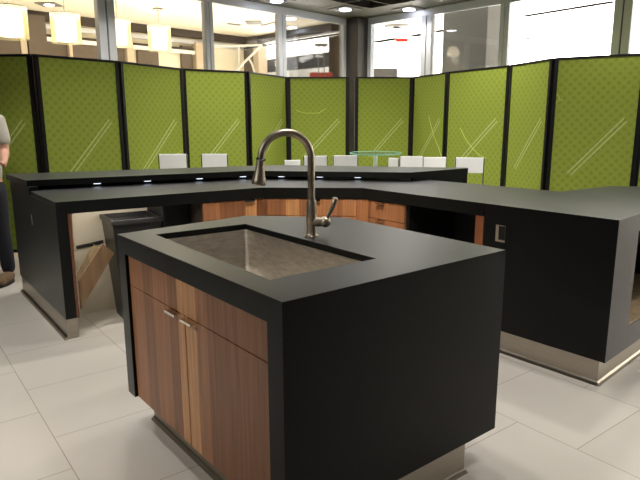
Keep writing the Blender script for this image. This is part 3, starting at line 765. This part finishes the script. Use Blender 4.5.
# ------------------------------------------------------------------ standing person at the left edge
def skinmesh(name, pts, edges, root, mat, parent, sub=2):
    me = bpy.data.meshes.new(name); me.from_pydata([p[0] for p in pts], edges, [])
    o = link(name, me, mat, parent)
    md = o.modifiers.new('skin', 'SKIN'); md.use_smooth_shade = True
    for i, p in enumerate(pts):
        sv = me.skin_vertices[0].data[i]; r_ = p[1]; sv.radius = r_ if isinstance(r_, tuple) else (r_, r_); sv.use_root = (i == root)
    s_ = o.modifiers.new('sub', 'SUBSURF'); s_.levels = sub; s_.render_levels = sub
    return o
px, py = -2.895, 5.04
person = thing('person', 'person in pale grey shirt and dark jeans holding a phone at the left edge', 'person', (px, py, 0))
def W(x, y, z): return (px+x, py+y, z)      # figure faces -y (the camera) ; +x is the viewer's right
body = [(W(0, 0, .93), (.15, .1)), (W(0, .0, 1.08), (.135, .1)), (W(0, .005, 1.25), (.155, .11)), (W(0, .01, 1.40), (.13, .09)), (W(0, .005, 1.47), (.06, .06)), (W(0, -.005, 1.545), .052),
        (W(0, -.02, 1.63), (.07, .085)), (W(0, -.015, 1.70), (.076, .092)), (W(0, -.01, 1.755), (.058, .068)),
        (W(.175, .01, 1.405), .058), (W(.205, .0, 1.27), .046), (W(.225, -.02, 1.16), .037), (W(.262, -.11, 1.12), .036), (W(.305, -.20, 1.085), .025), (W(.312, -.24, 1.055), (.03, .02)),
        (W(-.175, .01, 1.405), .058), (W(-.215, .02, 1.25), .046), (W(-.235, .03, 1.10), .038), (W(-.22, -.05, .97), .032), (W(-.2, -.11, .90), .024), (W(-.195, -.14, .85), (.034, .018)),
        (W(.09, .0, .84), .08), (W(.105, -.01, .52), .062), (W(.11, .02, .30), .055), (W(.115, .03, .09), .038), (W(.125, -.08, .045), (.042, .03)),
        (W(-.09, .0, .84), .08), (W(-.105, -.01, .52), .062), (W(-.11, .02, .30), .055), (W(-.115, .03, .09), .038), (W(-.125, -.08, .045), (.042, .03))]
be = [(0, 1), (1, 2), (2, 3), (3, 4), (4, 5), (5, 6), (6, 7), (7, 8), (3, 9), (9, 10), (10, 11), (11, 12), (12, 13), (13, 14), (3, 15), (15, 16), (16, 17), (17, 18), (18, 19), (19, 20),
      (0, 21), (21, 22), (22, 23), (23, 24), (24, 25), (0, 26), (26, 27), (27, 28), (28, 29), (29, 30)]
skinmesh('body', body, be, 0, MAT['skin'], person)
# shirt: torso + short sleeves
sh_ = [(W(0, 0, .85), (.182, .13)), (W(0, 0, 1.02), (.168, .125)), (W(0, .005, 1.25), (.180, .132)), (W(0, .01, 1.40), (.152, .108)), (W(0, .005, 1.465), (.075, .07)),
       (W(.18, .01, 1.41), .072), (W(.208, .0, 1.28), .063), (W(.222, -.015, 1.20), .06), (W(-.18, .01, 1.41), .072), (W(-.222, .01, 1.27), .063), (W(-.23, .02, 1.20), .06)]
skinmesh('shirt', sh_, [(0, 1), (1, 2), (2, 3), (3, 4), (3, 5), (5, 6), (6, 7), (3, 8), (8, 9), (9, 10)], 0, MAT['shirt'], person)
je = [(W(0, 0, .95), (.158, .112)), (W(0, 0, .89), (.18, .125)), (W(.095, 0, .80), .108), (W(.107, -.01, .52), .074), (W(.112, .02, .30), .066), (W(.116, .03, .07), .06),
      (W(-.095, 0, .80), .108), (W(-.107, -.01, .52), .074), (W(-.112, .02, .30), .066), (W(-.116, .03, .07), .06)]
skinmesh('trousers', je, [(0, 1), (1, 2), (2, 3), (3, 4), (4, 5), (1, 6), (6, 7), (7, 8), (8, 9)], 1, MAT['jeans'], person)
# fingers of the hand that shows, curled round the phone, and of the other hand
def hand(hx, hy, hz, dirx, sgn, parent):
    for f, (o_, l_) in enumerate([(-.024, .075), (-.008, .085), (.008, .08), (.024, .062)]):
        b0 = W(hx+dirx[0]*.01, hy+dirx[1]*.01, hz+o_)
        b1 = (b0[0]+dirx[0]*l_*.45, b0[1]+dirx[1]*l_*.45, b0[2]-.002)
        b2 = (b1[0]+dirx[0]*l_*.3, b1[1]+dirx[1]*l_*.3-.012*sgn, b1[2]-.004)
        b3 = (b2[0]+dirx[0]*l_*.1, b2[1]+dirx[1]*l_*.1-.022*sgn, b2[2]-.004)
        skinmesh('finger', [(b0, .011), (b1, .0095), (b2, .0085), (b3, .0075)], [(0, 1), (1, 2), (2, 3)], 0, MAT['skin'], parent, 1)
    b0 = W(hx-dirx[0]*.02, hy-dirx[1]*.02, hz+.02)
    skinmesh('thumb', [(b0, .013), ((b0[0]+dirx[0]*.02, b0[1]-.025, b0[2]+.028), .0115), ((b0[0]+dirx[0]*.045, b0[1]-.03, b0[2]+.036), .009)], [(0, 1), (1, 2)], 0, MAT['skin'], parent, 1)
hand(.305, -.262, 1.045, (-.93, -.3), 1, person)
for f, (o_, l_) in enumerate([(-.024, .07), (-.008, .08), (.008, .075), (.024, .06)]):
    b0 = W(-.195+o_*.3, -.15+o_, .83)
    skinmesh('finger', [(b0, .011), ((b0[0], b0[1]-.006, b0[2]-l_*.5), .0095), ((b0[0]+.012, b0[1]-.01, b0[2]-l_*.85), .0085), ((b0[0]+.024, b0[1]-.008, b0[2]-l_), .0075)], [(0, 1), (1, 2), (2, 3)], 0, MAT['skin'], person, 1)
b0 = W(-.19, -.18, .87)
skinmesh('thumb', [(b0, .012), ((b0[0]+.02, b0[1]-.015, b0[2]-.03), .0105), ((b0[0]+.03, b0[1]-.015, b0[2]-.055), .009)], [(0, 1), (1, 2)], 0, MAT['skin'], person, 1)
for sx in (-1, 1):
    m = MB(); m.ball(W(sx*.12, -.05, .055), 1, (.05, .135, .052)); m.ball(W(sx*.12, -.13, .045), 1, (.047, .06, .04))
    m.build('shoe', MAT['shoe'], person, smooth=True)
    m = MB(); m.prism([W(sx*.12+.048*math.cos(a), -.065+.14*math.sin(a), 0)[:2] for a in [2*PI*i_/20 for i_ in range(20)]], 0.0, .022); m.build('shoe_sole', MAT['sole'], person)
# head details
m = MB(); m.ball(W(0, .012, 1.715), .1, (.88, 1.0, .82)); hr = m.build('hair', MAT['hair'], person, smooth=True)
hr_me = hr.data
bmh = bmesh.new(); bmh.from_mesh(hr_me)
bmesh.ops.delete(bmh, geom=[v for v in bmh.verts if v.co.z < 1.72 and v.co.y < py-.03], context='VERTS'); bmh.to_mesh(hr_me); bmh.free()
for sx in (-1, 1):
    MB().ball(W(sx*.031, -.098, 1.665), .011, (1.2, .6, .8)).build('eye', MAT['eye'], person, smooth=True)
    MB().ball(W(sx*.08, .0, 1.655), .02, (.4, .8, 1.4)).build('ear', MAT['skin'], person, smooth=True)
MB().tube([W(0, -.10, 1.672), W(0, -.118, 1.64), W(0, -.108, 1.632)], [.007, .013, .009], 10).build('nose', MAT['skin'], person, smooth=True)
MB().ball(W(0, -.098, 1.605), .02, (1.1, .35, .35)).build('mouth', MAT['lip'], person, smooth=True)
ph = MB().box(px+.215, px+.285, py-.315, py-.305, .99, 1.105).build('phone', MAT['phone'], bevel=.003); tag(ph, 'dark blue phone held in front of the waist by the standing person', 'phone')

# ------------------------------------------------------------------ neighbouring spaces beyond the glass
HC = 3.7
LW0 = V2(-6.877, 12.596); LW1 = V2(-2.110, 17.666); RW1 = V2(2.4, 12.63)
dA = (LW1-LW0).normalized(); nA = V2(-dA.y, dA.x)
cl = MB().prism([Wc+nl*.1, Wc+dl*14+nl*.1, Wc+dl*14+nl*14, LW1+nl*4, LW1, V2(2.4, 12.63), Wc+nr*.1+nl*.1], HC, HC+.05).build('ceiling_beyond_left', MAT['creamceil']); cl.name = 'ceiling'; struct(cl)
def F_(t, k=0.): return LW0-dA*4+dA*t-nA*k
TL = (LW1-LW0).length+4
def wallpiece(name, f, t0, t1, z0, z1, k, th, mat, cat=None, lab=None):
    o = MB().prism([f(t0, k), f(t1, k), f(t1, k-th), f(t0, k-th)], z0, z1).build(name, MAT[mat]); struct(o); return o
wallpiece('wall_far_left', F_, 0, TL, 2.0, HC, 0, .1, 'creamceil')
wallpiece('trim_5', F_, 0, TL, 3.52, HC, .15, .15, 'darkbrown')
# taupe pier and shopfront of the neighbouring unit
def t_at(u): # station on far wall seen at picture column u
    d = Fw+Rt*((u-320)/F_PX)+Up*.2; d = V2(d.x, d.y)
    o = LW0-dA*4; den = d.x*(-dA.y)+d.y*dA.x
    s_ = (o.x*(-dA.y)+o.y*dA.x)/den; X = d*s_; return (X-o).dot(dA)
wallpiece('wall_pier', F_, t_at(32), t_at(50), 0, HC-.1, .25, .25, 'brown')
wallpiece('wall_pier_low', F_, 0, t_at(25), 0, 3.1, .2, .2, 'brown')
wallpiece('trim_6', F_, t_at(25), t_at(31), 0, 3.45, .22, .2, 'beige')
wallpiece('trim_7', F_, t_at(50), TL, 3.36, 3.46, .12, .1, 'alu')
wallpiece('trim_8', F_, t_at(50), t_at(195), 3.19, 3.25, .12, .1, 'darkbrown')
wallpiece('trim_9', F_, t_at(50), t_at(195), 3.10, 3.19, .14, .12, 'white')
wallpiece('wall_shop_window', F_, t_at(50), t_at(127), 0, 3.09, .1, .1, 'brown')
for a, b_ in ((72, 75), (128, 134), (195, 202)):
    wallpiece('trim_10', F_, t_at(a), t_at(b_), 0, 3.4, .2, .18, 'beige')
wallpiece('wall_shop_window_right', F_, t_at(140), t_at(160), 2.2, 3.09, .11, .1, 'brown')
wallpiece('wall_niche', F_, t_at(183), t_at(193), 0, 3.3, .11, .1, 'brown')

# far right part: opening with bright shop beyond, rail and curtain
dB = (RW1-LW1).normalized(); nB = V2(-dB.y, dB.x)
def G_(t, k=0.): return LW1+dB*t-nB*k
BL = 4.44
wallpiece('trim_11', G_, 0, BL, 3.50, HC, -.0, .25, 'darkbrown')
wallpiece('wall_far_pier', G_, .0, .55, 0, HC, .1, .4, 'brown')
wallpiece('trim_12', G_, .5, .75, 0, 3.44, .12, .3, 'beige')
rl = MB().slab(G_(.3, .3), G_(4.42, .3), .03, 3.34, 3.38).build('curtain_rail', MAT['black']); tag(rl, 'thin black curtain rail crossing the far glazed opening', 'curtain rail')
# shop hall beyond
def tdiv(k):
    q0 = G_(0, k); return (.0595*q0.y-q0.x)/(dB.x-.0595*dB.y)
hall = MB().prism([G_(-14, -.3), G_(-14, -9), G_(tdiv(-9), -9), G_(tdiv(-.3), -.3)], 3.9, 3.95).build('ceiling', MAT['white']); struct(hall)
wb = MB().prism([G_(-14, -9), G_(tdiv(-9), -9), G_(tdiv(-9), -9.1), G_(-14, -9.1)], 0, 3.9).build('wall_hall_end', MAT['white']); struct(wb)
wb = MB().prism([G_(-14, -5.5), G_(tdiv(-5.5), -5.5), G_(tdiv(-5.5), -5.7), G_(-14, -5.7)], 3.38, 3.88).build('trim_13', MAT['black']); struct(wb)
# curtain
cu = MB(); pts2 = []
for i in range(41):
    t_ = 3.84+.36*i/40; pts2.append(G_(t_, .26+.05*math.sin(i*1.6)))
cu.prism(pts2+[p+nB*.02 for p in pts2[::-1]], 0, 3.33)
tag(cu.build('curtain', MAT['curtain']), 'narrow brown curtain gathered beside the dark corner column', 'curtain')
def zplane(u, v, z):
    d = Fw+Rt*((u-320)/F_PX)-Up*((v-240)/F_PX); return CAM+d*((z-CAM_H)/d.z)
# suspended counter sign frame with two rods
hp = thing('hanging_canopy', 'flat grey ceiling plate with two thin hanging rods seen through the glass', 'pendant fitting', (.05, 13.4, 3.0))
def at(u, v, Y):
    d = Fw+Rt*((u-320)/F_PX)-Up*((v-240)/F_PX); return CAM+d*(Y/d.y)
a = at(315, 45, 13.4); b_ = at(328, 46, 13.4)
MB().box(a.x, b_.x, 13.35, 13.5, a.z-.03, a.z+.03).build('ceiling_plate', MAT['grey'], hp)
for u in (318.5, 324.5):
    q2 = at(u, 46, 13.4); MB().cyl((q2.x, 13.42, q2.z-.9), (q2.x, 13.42, q2.z), .012, seg=8).build('rod', MAT['grey'], hp)
a = at(310, 75, 13.6); b_ = at(333, 79, 13.6)
rk = thing('display_kiosk', 'red topped display kiosk low behind the glass beside the hanging rods', 'kiosk', ((a.x+b_.x)/2, 13.7, 0))
MB().box(a.x+.04, b_.x-.04, 13.54, 13.86, 0, a.z-.08).build('body', MAT['grey'], rk); MB().box(a.x, b_.x, 13.5, 13.9, a.z-.08, a.z+.05).build('red_top', MAT['redmat'], rk)
# white tubular frame (stair rail) behind the left glazing
wf = MB()
def S3(u, v, Y=12.0): return at(u, v, Y)
wf.tube([S3(212, 46.5), S3(262, 45)], .02, 10); wf.tube([S3(262, 45), S3(234, 72)], .022, 10)
wf.tube([S3(248, 57), S3(252, 64), S3(255, 74)], .018, 10); wf.tube([S3(239, 47), S3(239, 72)], .016, 10); wf.tube([S3(234, 72), S3(232, 84)], .018, 10)
tag(wf.build('tubular_frame', MAT['stool'], smooth=True), 'white angled tubular metal frame behind the left glazing', 'metal frame')

vm = MB()
for (u0, v0, u1, v1, w_) in [(229, 23, 241, 24.5, .1), (261, 25, 275, 21.5, .1), (245, 20.5, 261, 20.5, .5)]:
    a = zplane(u0, v0, HC); b_ = zplane(u1, v1, HC); vm.slab((a.x, a.y), (b_.x, b_.y), w_, HC-.02, HC-.001)
struct(vm.build('trim_16', MAT['grey']))
# pendants
def pendant(u, v, Y, dia, hh, lab):
    c_ = at(u, v, Y)
    t = thing('drum_pendant', lab, 'pendant lamp', (c_.x, c_.y, c_.z), 'cream drum pendants beyond the left glazing')
    r_ = dia/2
    MB().lathe(c_, [(r_, -hh/2), (r_, hh/2)], 36, cap=False).build('outer_shade', MAT['shade'], t, smooth=True)
    MB().lathe(c_, [(r_*.72, -hh*.42), (r_*.72, hh*.42)], 32).build('inner_shade', MAT['lampglow'], t, smooth=True)
    MB().lathe(c_+Vector((0, 0, hh/2)), [(r_*.98, 0), (r_*1.01, 0), (r_*1.01, .012), (r_*.98, .012)], 36, cap=False).build('shade_ring', MAT['alu'], t)
    MB().cyl(c_+Vector((0, 0, hh*.42)), (c_.x, c_.y, HC-.03), .012, seg=8).build('rod', MAT['grey'], t)
    MB().lathe((c_.x, c_.y, HC-.04), [(.001, 0), (.11, 0), (.11, .035), (.001, .035)], 20).build('canopy', MAT['grey'], t)
    l = bpy.data.lights.new('pendant_bulb', 'POINT'); l.energy = 18; l.color = (1, .85, .6); l.shadow_soft_size = .15
    o = bpy.data.objects.new('pendant_bulb', l); col.objects.link(o); o.location = (c_.x, c_.y, c_.z+hh/2+.12)
pendant(10, 23, 7.9, .42, .385, 'drum pendant lamp nearest the top left corner of the picture')
pendant(66, 29, 10.1, .46, .45, 'drum pendant lamp second from the left behind the glazing')
pendant(118, 33.5, 11.6, .47, .47, 'drum pendant lamp partly hidden by the aluminium mullion')
pendant(159.5, 39, 13.0, .475, .50, 'drum pendant lamp farthest right with its ceiling rod fully visible')
dn = at(49, 4.5, 9.5)
dl2 = thing('ceiling_spotlight', 'small square ceiling spotlight between the two leftmost drum pendants', 'ceiling light', (dn.x, dn.y, HC))
q2 = CAM+(at(49, 4.5, 1)-CAM)*((HC-.01-CAM_H)/((at(49, 4.5, 1)-CAM).z))
dl2.location = (q2.x, q2.y, HC); WORLD[dl2.name] = Vector((q2.x, q2.y, HC))
MB().box(q2.x-.2, q2.x+.2, q2.y-.2, q2.y+.2, HC-.02, HC-.002).build('trim_plate', MAT['grey'], dl2)
MB().cyl((q2.x, q2.y, HC-.03), (q2.x, q2.y, HC-.02), .09).build('lens', MAT['ledglow'], dl2)
area(-5.2, 11.2, .9, 6, 1.5, 110, (1, .92, .76), (PI, 0, math.radians(46)))  # unseen upward fill lights added to brighten the ceilings beyond
area(-1.0, 13.2, .9, 3, 2.5, 150, (1, .93, .8), (PI, 0, 0))
area(-.8, 22.0, .6, 4, 7, 1700, (1, .97, .92), (PI, 0, 0))

# right hall: very bright white mall ceiling
HR = 3.6
rc = MB().prism([Wc+nr*.12, Wc+nr*.12+dr*18, Wc+nr*30+dr*18, V2(.0603, 1)*38], HR, HR+.05).build('ceiling', MAT['white']); struct(rc)
rw = MB().prism([V2(.0603, 1)*38, Wc+nr*30+dr*18, Wc+nr*30.2+dr*18, V2(.0603, 1)*38.2], 0, HR).build('wall_hall_far', MAT['white']); struct(rw)
area(8.5, 12.5, .5, 9, 9, 2200, (1, .98, .95), (PI, 0, math.radians(45)))  # unseen upward fill lights added to whiten the hall ceiling
area(10., 25.0, .5, 14, 12, 6500, (1, .98, .95), (PI, 0, 0))
# dark linear slots in the hall ceiling
sl = MB()
for (u0, v0, u1, v1, w_) in [(370, 42, 394, 38, .3), (408, 36, 425, 32.5, .3), (432, 31, 445, 29.5, .3), (520, 16, 612, 1, .2), (519, 39, 535, 37, .22), (541, 35.5, 560, 33, .14), (518, 53, 545, 51, .4), (590, 45, 612, 43, .3)]:
    a = zplane(u0, v0, HR-.003); b_ = zplane(u1, v1, HR-.003); sl.slab((a.x, a.y), (b_.x, b_.y), w_, HR-.006, HR-.001)
struct(sl.build('trim_14', pbr('matt_black_slot', (6, 6, 6), 1., spec=0.)))
for (u, v) in ((393, 25), (401, 24.5), (524, 46), (530.5, 45.5)):
    a = zplane(u, v, HR)
    o = MB().cyl((a.x, a.y, HR-.06), (a.x, a.y, HR-.001), .2).build('ceiling_speaker', MAT['grey'])
    tag(o, {393: 'left small round grey fitting high in the hall ceiling beyond the first right pane', 401: 'right small round grey fitting high in the hall ceiling beyond the first right pane', 524: 'left small round grey fitting in the ceiling beyond the wide right pane', 530.5: 'right small round grey fitting in the ceiling beyond the wide right pane'}[u], 'ceiling fitting')
a = at(402, 40, 14.5)
ex = MB().box(a.x-.14, a.x+.14, 14.5, 14.56, a.z-.035, a.z+.035).build('exit_sign', MAT['red']); tag(ex, 'tiny red lit sign hanging in the bright hall beyond the corner', 'sign')
a = at(369, 68, 15.5); b_ = at(398, 80, 15.5)
ob = MB().prism([(a.x, 15.5), (b_.x, 15.5), (b_.x, 16.2), (a.x, 16.2)], 0, a.z).build('dark_kiosk', MAT['darkalu'], bevel=.05); tag(ob, 'dark boxy kiosk top far off behind the first right pane', 'kiosk')
cdv = V2(.61, 10.12).normalized(); cn = V2(cdv.y, -cdv.x)
dv = MB().prism([cdv*10.4-cn*.06, cdv*10.4+cn*.06, cdv*38+cn*.06, cdv*38-cn*.06], 0, 3.9).build('wall_light_block', MAT['white']); struct(dv)  # wall added behind the corner column to keep hall light off the left
# pillar behind the right glazing
pc = Wc+dr*1.85+nr*1.1
p1 = at(443, 30, 9.9); p2 = at(487, 30, 9.1)
p1 = V2(p1.x, p1.y); p2 = V2(p2.x, p2.y); p3 = at(506, 30, 9.35); p3 = V2(p3.x, p3.y)
pil = MB().prism([p1, p2, p3, p1+(p3-p2)], 0, HR).build('trim_15', pbr('shaded_grey_stone', (84, 83, 78), .6, noise=.08, nscale=1.), bevel=.01); struct(pil)

# dim warm ambient fill from the world background
world = bpy.data.worlds.new('world'); scene.world = world; world.use_nodes = True
bg = world.node_tree.nodes['Background']; bg.inputs[0].default_value = (1, .95, .88, 1); bg.inputs[1].default_value = .25
